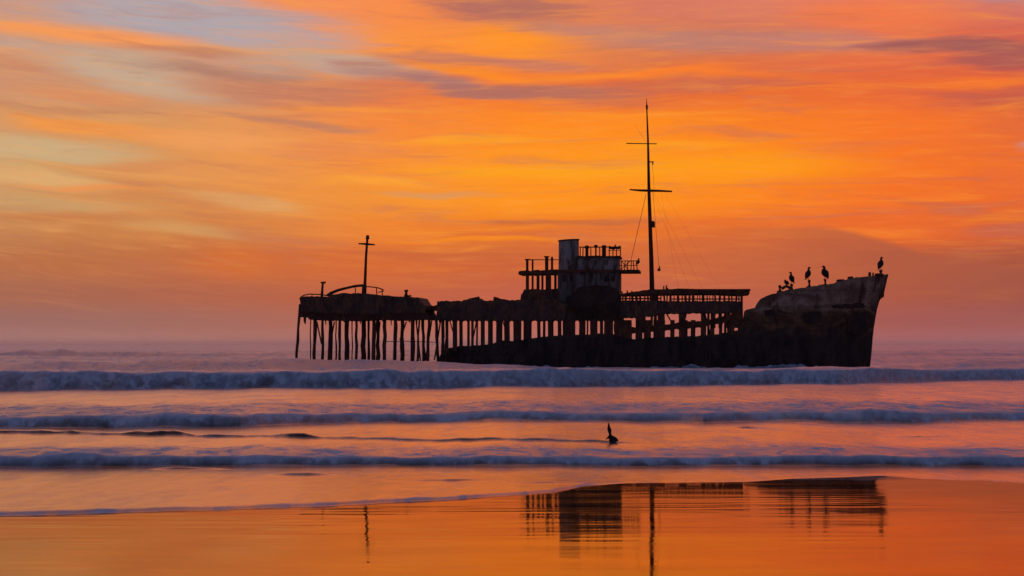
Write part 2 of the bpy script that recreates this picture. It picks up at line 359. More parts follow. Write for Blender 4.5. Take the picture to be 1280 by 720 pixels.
def bore(Z, df, crest, Lp, Lback, wmul, seed, rag):
    s = D - df
    H = CAMZ - (crest - 430) * (df + wmul) / F
    H = np.broadcast_to(H, D.shape) * (1 + rag * fbm(Xw / (df * .012), D / (df * .03), seed, 5, .6))
    H = H * (1 + .22 * fbm(Xw / (df * .07), 0 * D, seed + 7, 3))
    up = sstep(s, 0, wmul)
    return Z + H * np.where(s < wmul, up, (1 - .12 * sstep(s, wmul, wmul * 4)) * np.exp(-np.maximum(s - wmul - Lp, 0) / Lback)), s
Z, s1_ = bore(Z, d1, w1_c, 24, 22, 1.6, 31, .20)
Z, s2_ = bore(Z, d2, w2_c, 16, 22, .9, 32, .26)
Z, s3_ = bore(Z, d3, w3_c, 4.5, 10, .45, 33, .22)
right = sstep(PXU, 500, 1000)
# foam cover, zone by zone
foam = np.where(s3_ < 0, .0 + .03 * right, foam)
foam = np.where((s3_ >= 0) & (s2_ < 0), .02 + .10 * right + .55 * np.exp(-(np.maximum(s3_ - 4, 0) / 4.0) ** 2), foam)
foam = np.where((s2_ >= 0) & (s1_ < 0), .05 + .12 * right + .55 * np.exp(-(np.maximum(s2_ - 12, 0) / 12.0) ** 2), foam)
hullf = np.exp(-((D - 262) / 9) ** 2) * sstep(PXU, 530, 600) * sstep(PXU, 1140, 1095)
foam = np.where(s1_ >= 0, .27 + .6 * hullf + .45 * np.exp(-(np.maximum(s1_ - 8, 0) / 14.0) ** 2), foam)
for s_, wd in ((s1_, 6), (s2_, 4), (s3_, 1.2)):
    foam = np.maximum(foam, np.where((s_ > 0) & (s_ < wd), 1.0 - .15 * (s_ / wd), 0))
# foam cover thins towards the foot of each bore, which turns darker
for s_, wd, dk in ((s1_, 1.6, .5), (s2_, .9, .8), (s3_, .45, .92)):
    ft = .85 + .4 * fbm(Xw / (wd * 7), D * 0, 91, 4); foot = 1 - sstep(s_ / wd, .12 * ft, ft)
    foam = np.where((s_ > -.02 * wd) & (s_ < wd), foam * (1 - dk * foot), foam)
rough = np.where(s3_ < 0, .15, np.where(s2_ < 0, .17, np.where(s1_ < 0, .19, .28)))
# chop
xf = np.clip(D / 60, .7, 6)
chop = fbm(Xw / (1.6 * xf), D / (1.6 * xf), 41, 4, .55)
Z = Z + chop * np.where(s3_ < 0, .006, np.where(s2_ < 0, .06, np.where(s1_ < 0, .13, .13))) * sstep(D - d_lip, 0, 3)
# swash edge
s_l = D - d_lip
Z = np.where(s_l < 0, base + .022 * np.maximum(s_l, -3.0), Z + tab([(0,.045),(700,.035),(760,.010),(1100,.012),(1160,.004),(1280,.004)]) * sstep(s_l / tab([(0,1),(700,1),(1060,1.5),(1160,8),(1280,10)]), 0, .35) * (1 + .4 * fbm(Xw / .9, D * 0, 44, 3)))
foam = np.where((s_l > 0) & (s_l < .5), .6 * tab([(0,.6),(720,.6),(780,.15),(1280,.1)]), foam)
# glassy wavelets that run ahead of the second breaker
yb = tab([(0,545),(50,546),(110,547.5),(200,549),(300,550.5),(400,552.5),(500,555),(760,557),(850,560),(1280,566)])
db = dist_flat(yb)
hb = tab([(-50,.05),(0,.09),(20,.07),(30,.06),(55,.09),(85,.11),(115,.06),(150,.06),(165,.10),(200,.14),(225,.11),(245,.06),(262,.085),(290,.065),(338,.06),(352,.09),(380,.10),(400,.065),(440,.065),(760,.065),(800,.02),(860,.0),(1300,.0)])
db = db + .5 * fbm(Xw / 1.6, 0 * D, 66, 4); hb = hb * (1 + .4 * fbm(Xw / .7, 0 * D, 67, 4))
Z = Z + hb * np.exp(-((D - db) / np.where(D < db, .15, 2.2)) ** 2)
near_b = np.where(D < db + .05, np.exp(-((D - db) / .3) ** 2), 0) * sstep(hb, .01, .04)
foam = foam * (1 - near_b)
for (px_, py_, ln_, hh) in ((378,596,30,.045),(236,589,38,.05),(560,604,62,.035),(690,606.5,45,.03),(1150,548,26,.035),(932,537,14,.05),(1010,531,12,.03)):
    dq = np.where(py_ > 590, (CAMZ - DS * SL) * F / (py_ - 430 - SL * F), dist_flat(py_)) + .25 * fbm(Xw / .8, 0 * D, 77, 3)
    g = np.exp(-np.abs((PXU - px_) / ln_) ** 2.4) * np.exp(-((D - dq) / np.where(D < dq, .09, .6)) ** 2)
    Z = Z + hh * g * (1 + .5 * fbm(Xw / .5, 0 * D, 78, 3)); foam = foam * (1 - g)
# swells outside the break
def ridge(Z, dr, yc, sf, sb, seed, rag):
    crest = CAMZ - (yc - 430) * dr / F
    ss_ = D - dr - 5 * fbm(Xw / 60, 0 * D, seed + 3, 2)
    return Z + np.broadcast_to(crest, D.shape) * (1 + rag * fbm(Xw / (dr * .02), D / 20, seed, 4, .6)) * np.exp(-(ss_ / np.where(ss_ < 0, sf, sb)) ** 2)
Z = ridge(Z, 258, tab([(0,452),(250,450),(370,449),(480,450),(548,452.5),(600,457),(700,460),(1090,461.5),(1130,456),(1280,452)]), 9, 7, 51, .22)
Z = ridge(Z, 380, tab([(0,446),(400,446),(1280,446)]), 14, 14, 54, .2)
Z = ridge(Z, 520, tab([(0,440.5),(20,440),(28,437),(38,437.5),(50,440),(66,439),(74,436.5),(84,438),(100,441),(260,440.5),(275,438.5),(300,441),(560,442),(1280,441.5)]), 14, 14, 57, .08)
Z = ridge(Z, 800, tab([(0,438),(640,438),(1280,437)]), 30, 30, 61, .25)
wash = np.exp(-((D - 277.5) / 3.0) ** 2) * sstep(PXU, 548, 575) * sstep(PXU, 1096, 1084)
wash2 = np.exp(-((D - 279) / 3.0) ** 2) * sstep(PXU, 366, 380) * sstep(PXU, 570, 550)
Z = Z + wash * (.18 + .75 * np.maximum(fbm(Xw / 2.6, D / 3, 81, 5, .6), -.1)) + wash2 * (.15 + .5 * np.maximum(fbm(Xw / 1.2, D / 3, 82, 4, .6), -.1))
foam = np.maximum(foam, .9 * np.maximum(wash, wash2))
sw = np.where(s1_ > 10, 1, 0) * fbm(Xw / 26, D / 13, 71, 4)
Z = Z + sw * .34 * sstep(D, 200, 300) * (1 - sstep(D, 2000, 8000))
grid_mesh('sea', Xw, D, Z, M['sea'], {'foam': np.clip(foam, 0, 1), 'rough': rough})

# ------------------------------------------------------------------ object helpers
class MB:
    def __init__(s): s.v = []; s.f = []; s.sm = []
    def add(s, vs, fs, smooth=False):
        o = len(s.v); s.v += [tuple(v) for v in vs]; s.f += [tuple(i + o for i in f) for f in fs]; s.sm += [smooth] * len(fs)
    def box(s, x0, x1, y0, y1, z0, z1, lean=0.0):
        if x0 > x1: x0, x1 = x1, x0
        s.add([(x0,y0,z0),(x1,y0,z0),(x1,y1,z0),(x0,y1,z0),(x0+lean,y0,z1),(x1+lean,y0,z1),(x1+lean,y1,z1),(x0+lean,y1,z1)],
              [(3,2,1,0),(4,5,6,7),(0,1,5,4),(1,2,6,5),(2,3,7,6),(3,0,4,7)])
    def tube(s, pts, rad, seg=8, smooth=True, flat=1.0):
        pts = [Vector(p) for p in pts]
        if not isinstance(rad, (list, tuple)): rad = [rad] * len(pts)
        ref = Vector((0, 1, 0)); rings = []
        for i, p in enumerate(pts):
            d = (pts[min(i+1, len(pts)-1)] - pts[max(i-1, 0)]).normalized()
            a = d.cross(ref)
            if a.length < .1: a = d.cross(Vector((1, 0, 0)))
            a.normalize(); b_ = d.cross(a).normalized()
            rings.append([p + (a * math.cos(t_) + b_ * math.sin(t_) * flat) * rad[i] for t_ in [2 * math.pi * k / seg for k in range(seg)]])
        vs = [v for r in rings for v in r]; fs = []
        for i in range(len(rings) - 1):
            for k in range(seg):
                fs.append((i*seg+k, i*seg+(k+1)%seg, (i+1)*seg+(k+1)%seg, (i+1)*seg+k))
        fs.append(tuple(range(seg-1, -1, -1))); fs.append(tuple((len(rings)-1)*seg + k for k in range(seg)))
        s.add(vs, fs, smooth)
    def prism(s, xz, y0, y1):
        n_ = len(xz)
        s.add([(x, y0, z) for x, z in xz] + [(x, y1, z) for x, z in xz],
              [tuple(range(n_)), tuple(range(2*n_-1, n_-1, -1))] + [(i, n_+i, n_+(i+1)%n_, (i+1)%n_) for i in range(n_)])
    def build(s, name, material, parent=None, label=None):
        me = bpy.data.meshes.new(name); me.from_pydata(s.v, [], s.f)
        me.polygons.foreach_set('use_smooth', s.sm); me.update()
        bm_fix(me)
        me.materials.append(material)
        o = bpy.data.objects.new(name, me); COL.objects.link(o)
        if parent is not None: o.parent = parent
        if label: o['label'] = label
        return o
def bm_fix(me):
    import bmesh
    bm = bmesh.new(); bm.from_mesh(me); bmesh.ops.recalc_face_normals(bm, faces=bm.faces); bm.to_mesh(me); bm.free()
def thing(name, label, cat, loc, rz=0.0, group=None):
    o = bpy.data.objects.new(name, None); COL.objects.link(o); o.location = loc; o.rotation_euler = (0, 0, rz)
    o.empty_display_size = .5; o['label'] = label; o['category'] = cat
    if group: o['group'] = group
    return o

SX, SD, YAW = 14.0, 285.0, math.radians(-4.0)     # the wreck lies nearly broadside, bow a little nearer
cY, sY = math.cos(YAW), math.sin(YAW)
def S(px, py, yl=0.0):
    """place on the ship (local x along the keel, z above the water) for a point measured in the photograph on the plane yl"""
    k = (px - 640) / F
    # world = (SX + cY*x - sY*yl, SD + sY*x + cY*yl)
    x = (k * (SD + cY * yl) - SX + sY * yl) / (cY - k * sY)
    wy = SD + sY * x + cY * yl
    return x, CAMZ - (py - 430) * wy / F
B = 5.2
def P3(px, py, yl=0.0): a = S(px, py, yl); return (a[0], yl, a[1])
R = random.Random(4)
def R_(a, b_): return R.uniform(a, b_)
def pbox(mb, px0, px1, py0, py1, y0, y1, lean=0.0):
    """box whose near face (y0) covers a measured rectangle; lean moves its top, in photograph units"""
    xa, zt = S(px0, py0, y0); xb, zb = S(px1, py1, y0)
    mb.box(xa, xb, y0, y1, zb, zt, lean * .081)
def ragged(pts, step=2.5, amp=.6, seed=0):
    """subdivide a measured outline and roughen it"""
    r = random.Random(seed); out = []
    for i in range(len(pts)):
        a, b_ = pts[i], pts[(i+1) % len(pts)]
        n_ = max(1, int(math.hypot(b_[0]-a[0], b_[1]-a[1]) / step))
        for k in range(n_):
            t_ = k / n_; out.append((a[0] + (b_[0]-a[0])*t_ + (r.uniform(-amp, amp)*.6 if k else 0), a[1] + (b_[1]-a[1])*t_ + r.uniform(-amp, amp)))
    return out
def pprism(mb, pts, y0, y1, rag=.6, step=2.5, seed=0):
    mb.prism([S(x, y, y0) for x, y in (ragged(pts, step, rag, seed) if rag else pts)], y0, y1)

# ------------------------------------------------------------------ the shipwreck
ship = thing('shipwreck', 'dark rusting ship hull aground in the surf with tall mast, pale deckhouse and raised bow', 'shipwreck', (SX, SD, 0), YAW)
# hull: lofted stations
top_pts = [(546,453),(552,441),(558,436),(575,432.5),(600,431),(612,430),(625,426),(650,425.5),(680,421),(720,418.5),(760,417),(790,424),(815,422),(845,421),(870,420),(890,418),(912,416),(926,411),(930,400),(932,388),(940,386),(945,384.5),(948,378),(952,372.5),(958,369.5),(968,367),(980,363.5),(991,361.5),(1007,359),(1024,356.5),(1038,355),(1048,352),(1062,348),(1074,346.5),(1085,345.5),(1096,343.5),(1109,342.5)]
stem = [(342.5,1110.5),(350,1109),(360,1106.5),(371,1104),(374,1100),(390,1095.5),(416,1091.5),(435,1090),(452,1088.5),(463,1086.5),(475,1084)]
def top_y(px): return float(np.interp(px, [p[0] for p in top_pts], [p[1] for p in top_pts]))
def stem_x(py): return float(np.interp(py, [p[0] for p in stem], [p[1] for p in stem]))
stations = sorted(set([546 + 4*i for i in range(138)] + [p[0] for p in top_pts]))
stations = [s_ for s_ in stations if s_ <= 1109]
NL = 12
near, farv = [], []
for s_ in stations:
    ty = top_y(s_) + (R_(-.8, .8) if s_ < 1100 else 0)
    a_, b2_ = [], []
    for k in range(NL + 1):
        yl_ = 478 + (ty - 478) * k / NL                 # photograph row on the near side
        # compress the station towards the stem so that the bow follows the raked profile
        t_ = (s_ - 546) / (1109 - 546)
        ex = stem_x(yl_)
        px = s_ if s_ < 1000 else 1000 + (s_ - 1000) * (ex - 1000) / 109.0
        fb = max(0.0, (px - 960) / (ex - 960)) if s_ > 960 else 0.0
        flare = .35 + .65 * (k / NL)
        ful = (1 - fb ** (1.7 + 1.5 * flare)) if fb < 1 else 0.0
        st = min(1.0, .55 + (s_ - 546) / 80.0)          # narrowing, broken stern end
        half = max(.12, B * ful * st)
        x_, z_ = S(px, yl_, -half)
        ja = R_(-.05, .05)
        a_.append((x_, -half + ja, z_)); b2_.append((x_, half - ja, z_ ))
    near.append(a_); farv.append(b2_)
hb_ = MB(); vs = []; fs = []
W = NL + 1; n_ = len(stations)
for a_ in near: vs += a_
for b2_ in farv: vs += b2_
o2 = n_ * W
for i in range(n_ - 1):
    for k in range(NL):
        fs.append((i*W+k, (i+1)*W+k, (i+1)*W+k+1, i*W+k+1)); fs.append((o2+i*W+k, o2+i*W+k+1, o2+(i+1)*W+k+1, o2+(i+1)*W+k))
    fs.append((i*W+NL, (i+1)*W+NL, o2+(i+1)*W+NL, o2+i*W+NL))
for k in range(NL):
    fs.append((k, k+1, o2+k+1, o2+k)); fs.append(((n_-1)*W+k, o2+(n_-1)*W+k, o2+(n_-1)*W+k+1, (n_-1)*W+k+1))
hb_.add(vs, fs)
hull = hb_.build('hull', M['hull'], ship)
def bow_half(px, py):
    ex = stem_x(py); fb = max(0.0, (px - 960) / (ex - 960)); k = (478 - py) / (478 - top_y(px))
    return B * (1 - min(1, fb) ** (1.7 + 1.5 * (.35 + .65 * k)))
# dark-coloured plates proud of the plating: hawse recess shade painted in, other dark patches
def patch(name, pts, mt, seed, out=.06, label=None):
    mb = MB(); rp = ragged(pts, 2.2, .8, seed); nn_ = len(rp); fr, bk = [], []
    for (x_, y_) in rp:
        h_ = bow_half(x_, y_)
        xa, za = S(x_, y_, -h_); fr.append((xa, -h_ - out, za)); bk.append((xa, -h_ + .4, za))
    mb.add(fr + bk, [tuple(range(nn_)), tuple(range(2*nn_-1, nn_-1, -1))] + [(i, nn_+i, nn_+(i+1)%nn_, (i+1)%nn_) for i in range(nn_)])
    return mb.build(name, mt, hull, label)
patch('hawse_dark_plate', [(1058,399),(1066,392),(1082,391),(1083,405),(1080,418),(1070,420),(1060,414)], M['dark'], 1, .34)
patch('dark_patch_plate', [(1003,391),(1026,389),(1027,402),(1014,406),(1004,402)], M['dark'], 2, .12)
patch('dark_patch_plate', [(955,389),(966,387),(968,394),(957,395)], M['dark'], 3)
patch('anchor_ledge', [(1040,381),(1080,379),(1081,384),(1060,386),(1041,385)], M['dark'], 5, .25)
# stem fender, torn strake at the top of the stem
mb = MB(); pprism(mb, [(1101,344),(1110.5,345),(1107,352),(1106,360),(1105,371),(1101,374),(1099,365)], -.35, .35, .5, 2, 9); mb.build('stem_plate', M['rust'], ship)
for (a, b_, c_, d_) in ((1046,1056,349,352.5),(1060,1067,345.5,348),(1086,1089,340,345),(1091,1092.5,340.5,345),(1094,1104,341.5,344)):
    mb = MB(); pprism(mb, [(a,d_+2),(a+.4,c_+.3),((a+b_)/2,c_),(b_-.3,c_+.2),(b_,d_+2)], -.8, .8, .15, 3); mb.build('deck_fitting', M['rust'], ship)
# aft deck slab and wreckage on it
mb = MB()
pprism(mb, [(546,376.5),(577,376.5),(579,375),(586,374),(600,375),(604,376.5),(616,375.5),(630,375),(650,375),(698,375),(720,384),(720,400),(620,400),(560,399.5),(546,398)], -B, B, .9, 2.0, 11)
mb.build('aft_deck', M['deck'], ship)
mb = MB()
pprism(mb, [(577,377),(585,374),(588,372.8),(599,372.6),(601,375),(598,376.5),(590,376)], -2, 2, .3, 2, 12)
mb.tube([(*[S(586,375,0)[0]], 0, S(0,375,0)[1]), (S(599,372.3,0)[0], .3, S(0,372.3,0)[1])], .1)
pprism(mb, [(616,377),(617,371),(621,371.5),(622,373),(630,374),(631,377)], -1.5, 1.5, .3, 2, 13)
mb.build('twisted_plate', M['rust'], ship)
# ribs between hull and aft deck: everything that is not a gap
gaps = [(531.4,534.2),(539.7,544),(549,552),(555,557),(560,566),(571,574.3),(578,584),(586.6,589),(591.7,595),(596.7,601),(605.5,610),(615.5,620),(627.3,630.5),(637,641.8),(651,654.3),(664,671.7),(675.5,678.5),(681.3,685),(691.7,697.3),(701.5,703.5),(718.8,723.8),(731.5,733.3),(735,737.8),(746.5,750),(753.7,755),(766,768)]
for i in range(2, len(gaps) - 1):
    a, b_ = gaps[i][1], gaps[i+1][0]
    cx_ = (a + b_) / 2; wd = (b_ - a)
    n_r = 2 if wd > 7.5 else 1
    for q in range(n_r):
        w_ = wd / n_r; m0 = a + q * w_
        mb = MB(); pbox(mb, m0 - .1, m0 + w_ + .1, 399, top_y(m0) + 4, -B + .1, -B + .6, R_(-.5, .5)); mb.build('rib', M['timber'], ship)
    if i % 2 == 0:
        mb = MB(); fx_ = a + wd * .3; pbox(mb, fx_, fx_ + min(wd * .5, 3), 399, 440, B - .6, B - .2, 0); mb.build('rib', M['timber'], ship)
# arched lower edge of the deck between ribs
for i in range(2, len(gaps)):
    a, b_ = gaps[i]
    mb = MB(); pprism(mb, [(a-.6,398),(b_+.6,398),(b_+.4,403.5),(b_-(b_-a)*.2,401),((a+b_)/2,400),(a+(b_-a)*.2,401),(a-.4,403.5)], -B + .15, -B + .55, 0); mb.build('deck_knee', M['timber'], ship)
# midship section under the long foredeck
mb = MB(); pprism(mb, [(720,386),(773,376),(800,375.5),(850,376.5),(900,376),(928,377),(928,389),(900,391),(860,390.5),(830,391.5),(800,396),(778,397),(765,400),(720,400)], -B, B, .7, 2.2, 15); mb.build('foredeck', M['deck'], ship)
mb = MB(); pprism(mb, [(767,405),(795,409.5),(806,406.5),(815,407),(828,406),(835,405.5),(850,403),(858,402),(876,401.5),(890,398.5),(896,397),(902,396),(912,394),(928,391),(928,402),(918,404),(905,403.5),(890,405.5),(880,409),(860,411),(840,412),(820,414.5),(790,417),(768,420)], -B + .2, -B + .7, .5, 2, 16); mb.build('side_stringer', M['rust'], ship)
mids = [(770,780),(794.5,807),(813,816),(817,821),(823,831),(848.5,857),(876,882),(888.5,894.5),(898,902.5),(907,913),(914,929)]
for (a, b_) in mids:
    mb = MB(); pbox(mb, a, b_, 388, 410, -B + .1, -B + .75, R_(-.4, .4)); mb.build('rib', M['rust'], ship)
lows = [(768,790),(794,802.5),(804.5,813.5),(816.5,823),(824.5,831),(837.5,843),(848.5,859.5),(863,869),(875.5,882.5),(887.5,893),(898.5,902.8),(909,918.5),(922.5,930)]
for (a, b_) in lows:
    mb = MB(); pbox(mb, a, b_, 400, 430, -B + .1, -B + .8, R_(-.6, .6)); mb.build('rib', M['rust'], ship)
for a in (800, 822, 853, 884, 905):
    mb = MB(); pbox(mb, a, a + 3, 388, 430, B - .7, B - .2, 0); mb.build('rib', M['rust'], ship)
for (xa_, ya_, xb_, yb_, t__) in ((796,391,808,415,.09),(833,392,842,407,.07),(858,391,851,421,.08),(881,392,888,418,.08),(906,393,899,418,.07),(917,392,924,412,.08),(562,400,571,431,.06),(596,400,590,430,.07),(628,400,636,424,.06),(664,400,660,422,.07)):
    mb = MB(); mb.tube([P3(xa_, ya_, 1.0), P3(xb_, yb_, 1.0)], t__, 6); mb.build('fallen_beam', M['rust'], ship)
for i_ in range(26):
    xa_ = 551 + i_ * 14.3 + R_(-5, 5); y0_ = 398 if xa_ < 770 else 390; h_ = R_(2, 6); w_ = R_(1.2, 4.5)
    mb = MB(); pprism(mb, [(xa_, y0_), (xa_ + w_, y0_), (xa_ + w_ * R_(.4, .9), y0_ + h_), (xa_ + w_ * .2, y0_ + h_ * R_(.3, .9))], -B + .02, -B + .5, .3, 2, i_); mb.build('hanging_fragment', M['deck'], ship)
# promenade roof over the foredeck and its crowded stanchions
mb = MB(); pprism(mb, [(774,367.5),(790,365),(806,362.5),(815,361.2),(835,361.5),(850,360.5),(900,362),(925,362.5),(937,363.5),(937,367.5),(928,368.5),(890,367),(840,367.5),(774,369)], -B, B, .3, 2.5, 17); roof_o = mb.build('promenade_roof', M['rust'], ship)
mb = MB(); pbox(mb, 846, 938, 361.3, 364, -B - .15, -B + .15); mb.build('fascia', M['rust'], roof_o)
x_ = 774.0
while x_ < 925:
    w_ = R_(1.0, 3.4)
    mb = MB(); pbox(mb, x_, x_ + w_, 367, 378, -B + .1, -B + .5, R_(-.8, .8)); mb.build('stanchion', M['rust'], ship)
    x_ += w_ + R_(1.0, 3.6)
mb = MB(); pbox(mb, 774, 826, 372.4, 374, -B + .12, -B + .4); pbox(mb, 838, 925, 373.0, 374.5, -B + .12, -B + .4); pbox(mb, 812, 822, 362, 380, -B+.15, -B+.8); mb.build('lower_rail', M['rust'], ship)
mb = MB(); pbox(mb, 925.5, 928.6, 366, 390, -B, -B + .6); mb.build('stanchion', M['rust'], ship)
mb = MB(); pbox(mb, 925.5, 928.6, 366, 390, B - .6, B); mb.build('stanchion', M['rust'], ship)
# small broken bits along the roofline
for a, h_ in ((777,2),(783,3),(789,2.5),(795,2),(829,4),(832,5),(834,2)):
    yt = 366 if a < 800 else 361.5
    mb = MB(); pbox(mb, a, a + 1.6, yt - h_, yt + 1.5, -B + .3, -B + .8, R_(-.8, .8)); mb.build('broken_stub', M['rust'], ship)

# deckhouse
house = MB()
pbox(house, 697, 774, 339, 386, -3.6, 3.6)
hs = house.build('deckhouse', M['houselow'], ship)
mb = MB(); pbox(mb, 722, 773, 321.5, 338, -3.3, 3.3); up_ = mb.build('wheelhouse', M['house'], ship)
mb = MB(); pprism(mb, [(721,319.5),(730,320),(745,319.5),(760,320),(775,319.5),(775,322),(721,322.3)], -3.6, 3.6, .25, 2.5, 19); mb.build('roof', M['dark'], up_)
mb = MB(); pbox(mb, 696, 799, 337.2, 340.0, -3.9, 3.9); pbox(mb, 774, 798, 338, 339.2, -4.2, 4.2); mb.build('bridge_deck', M['rust'], hs)
for a in (728, 741, 754, 766):
    mb = MB(); pbox(mb, a, a + 6, 325, 331, -3.33, -3.0); mb.build('window', M['houselow'], up_)
for a in (703, 712, 755, 764):
    mb = MB(); pbox(mb, a, a + 4.5, 344, 352, -3.64, -3.4); mb.build('window', M['dark'], hs)
for a in (700, 708.5, 718, 730, 745, 760, 772):
    mb = MB(); pbox(mb, a, a + .9, 340, 362, -3.7, -3.5); mb.build('pilaster', M['deck'], hs)
# dark rounded casing in front of the deckhouse
mb = MB(); pprism(mb, [(706,400),(708,372),(718,367),(722,360),(732,357.5),(745,356.5),(760,357.5),(768,360),(773,365),(776,374),(776,400)], -B, -3.5, .4, 2.5, 21); mb.build('rounded_casing', M['dark'], ship)
# funnel: oval, slightly tilted top
fc, _ = S(711, 320, -1.2); fz0 = S(711, 376, -1.2)[1]; fz1 = S(711, 300, -1.2)[1]
mb = MB(); ring = []; seg = 28
rx_ = 13.1 * .0805; vs = []; fs = []
lv = [(fz0, 1.0), (S(0,341,-1.2)[1], 1.0), (S(0,338.5,-1.2)[1], 1.0), (S(0,322,-1.2)[1], .985), (fz1 - .25, .97), (fz1, .97)]
for j, (z_, sc2) in enumerate(lv):
    for k in range(seg):
        t_ = 2 * math.pi * k / seg
        dz_ = .07 * (math.cos(t_)) if j >= 4 else 0
        vs.append((fc + rx_ * sc2 * math.cos(t_), -1.2 + 1.5 * sc2 * math.sin(t_), z_ + dz_ * .9))
for j in range(len(lv) - 1):
    for k in range(seg): fs.append((j*seg+k, j*seg+(k+1)%seg, (j+1)*seg+(k+1)%seg, (j+1)*seg+k))
fs.append(tuple((len(lv)-1)*seg + k for k in range(seg)))
mb.add(vs, fs, False); fun = mb.build('funnel', M['house'], ship)
mb = MB(); rp = []
for k in range(seg + 1):
    t_ = 2 * math.pi * k / seg; rp.append((fc + rx_ * 1.0 * math.cos(t_), -1.2 + 1.53 * math.sin(t_), fz1 - .03 + .07 * math.cos(t_)))
mb.tube(rp, .07, 6); mb.build('rim', M['rust'], fun)
# port side platform (left of the funnel)
mb = MB(); pprism(mb, [(648,339.3),(658,337.8),(663,338.5),(670,337),(676,338),(690,336.5),(698,336.5),(698,342),(680,342.5),(664,343),(648,343)], -3.4, 3.4, .45, 2.2, 22); pl = mb.build('side_platform', M['rust'], ship)
for (a, w_, yt, y1) in ((657.4,2.9,323.5,338),(664.6,2.0,324,338),(681.2,4.0,320,338),(688.6,2.6,321,338)):
    mb = MB(); pbox(mb, a, a + w_, yt, y1, -3.3, -3.0); mb.build('rail_post', M['rust'], pl)
    mb = MB(); pbox(mb, a + .4, a + w_ + .2, yt + 1, y1, 3.0, 3.2); mb.build('rail_post', M['rust'], pl)
mb = MB(); pbox(mb, 656, 698, 324.2, 325.2, -3.25, -3.15); pbox(mb, 656, 663, 323.6, 324.8, -3.4, -3.0); pbox(mb, 680, 686, 320, 321.5, -3.5, -2.9); mb.build('handrail', M['rust'], pl)
for (a, w_) in ((657.2,3.8),(664.5,2.3),(670.6,3.6),(676.6,2.6),(682,6.8),(692.6,3.0)):
    mb = MB(); pbox(mb, a, a + w_, 342, 364, -3.3, -2.9); mb.build('platform_post', M['rust'], pl)
mb = MB(); pprism(mb, [(650,377),(651.5,368),(653,367),(655,362),(670,361),(680,362),(697,361),(698,377)], -3.4, 3.4, .4, 2.2, 23); mb.build('lower_deckhouse', M['deck'], ship)
# starboard bridge wing rails
wing = MB(); pbox(wing, 774, 797, 325.6, 326.5, -3.5, -3.4); pbox(wing, 774, 797, 331.5, 332.2, -3.5, -3.4)
for a in (776, 780, 784, 788, 792, 796): pbox(wing, a, a + 1.2, 325.5, 338.5, -3.5, -3.4, R_(-1.2, 1.2))
xa, za = S(775, 338, -3.5); xb, zb = S(788, 326, -3.5); wing.tube([(xa, -3.5, za), (xb, -3.5, zb)], .04)
xa, za = S(786, 338, -3.5); xb, zb = S(777, 326, -3.5); wing.tube([(xa, -3.5, za), (xb, -3.5, zb)], .04)
wing.build('wing_rail', M['rust'], ship)
# ventilators and rail on the wheelhouse roof
for (px, wc, ws, yt) in ((733.6, 6.6, 4.0, 308.5), (744.8, 5.2, 2.0, 307.6), (755, 6.8, 5.2, 308)):
    xc, z1 = S(px, yt, -2.8); z0 = S(px, 321, -2.8)[1]
    mb = MB(); mb.tube([(xc, -2.8, z0), (xc, -2.8, z1 - .1)], ws * .04, 10)
    v_ = mb.build('ventilator', M['rust'], ship)
    mb = MB(); mb.tube([(xc, -2.8, z1 - .18), (xc, -2.8, z1 - .08), (xc, -2.8, z1 + .06), (xc, -2.8, z1 + .14)], [wc*.030, wc*.041, wc*.036, wc*.012], 12); mb.build('cap', M['rust'], v_)
rl = MB(); pbox(rl, 724, 776, 308.2, 309.4, -3.2, -3.13); pbox(rl, 760, 776, 313, 313.6, -3.2, -3.13)
for a in (724.5, 728, 738, 749, 761, 765.5, 770, 774.8): pbox(rl, a, a + 1.3, 308.2, 321, -3.2, -3.13, R_(-.3, .3))
rl.build('roof_rail', M['rust'], ship)

# mast
mx0, mz0 = S(815.6, 385, 0); mx1, mz1 = S(811.2, 238, 0); mx2, mz2 = S(808.4, 133, 0)
mxb, mzb = S(814.0, 320, 0)
mb = MB(); mb.tube([(mx0, 0, mz0), (mxb, 0, mzb), (mx1, 0, mz1), (S(810,180,0)[0], 0, S(0,180,0)[1]), (mx2, 0, mz2), (mx2 - .02, 0, S(0,128,0)[1])], [.27, .22, .16, .10, .06, .02], 12)
mast = mb.build('mast', M['rust'], ship)
mb = MB(); mb.tube([P3(787, 237, -.3), P3(800, 238, -.3), P3(812, 238.3, -.3), P3(826, 238.6, -.3), P3(840, 239.3, -.3)], [.07, .11, .13, .11, .08], 8); mb.build('lower_yard', M['rust'], mast)
mb = MB(); mb.tube([P3(783, 179.2, -.2), P3(821, 179.8, -.2)], .05, 6); mb.build('upper_yard', M['rust'], mast)
mb = MB(); mb.tube([P3(808.6, 137, 0), P3(808.6, 131, 0)], [.1, .09], 8); mb.tube([P3(806.9, 133.5), P3(810.3, 133.5)], .05, 6); mb.build('masthead_light', M['rust'], mast)
mb = MB(); pbox(mb, 812.4, 818.6, 277.5, 284.2, -.5, .3); pbox(mb, 813.2, 817.8, 276.2, 277.6, -.3, .1); mb.build('lamp_box', M['rust'], mast)
mb = MB(); pbox(mb, 811, 817, 201.6, 202.8, -.1, .1); pbox(mb, 815.2, 816.7, 202, 206, -.1, .1); mb.build('block_bracket', M['rust'], mast)
mb = MB(); pbox(mb, 821.8, 825.6, 335.5, 338.8, -1.3, -1.0); pbox(mb, 823.6, 825.0, 332.5, 335.6, -1.2, -1.05); mb.build('hanging_block', M['rust'], mast)
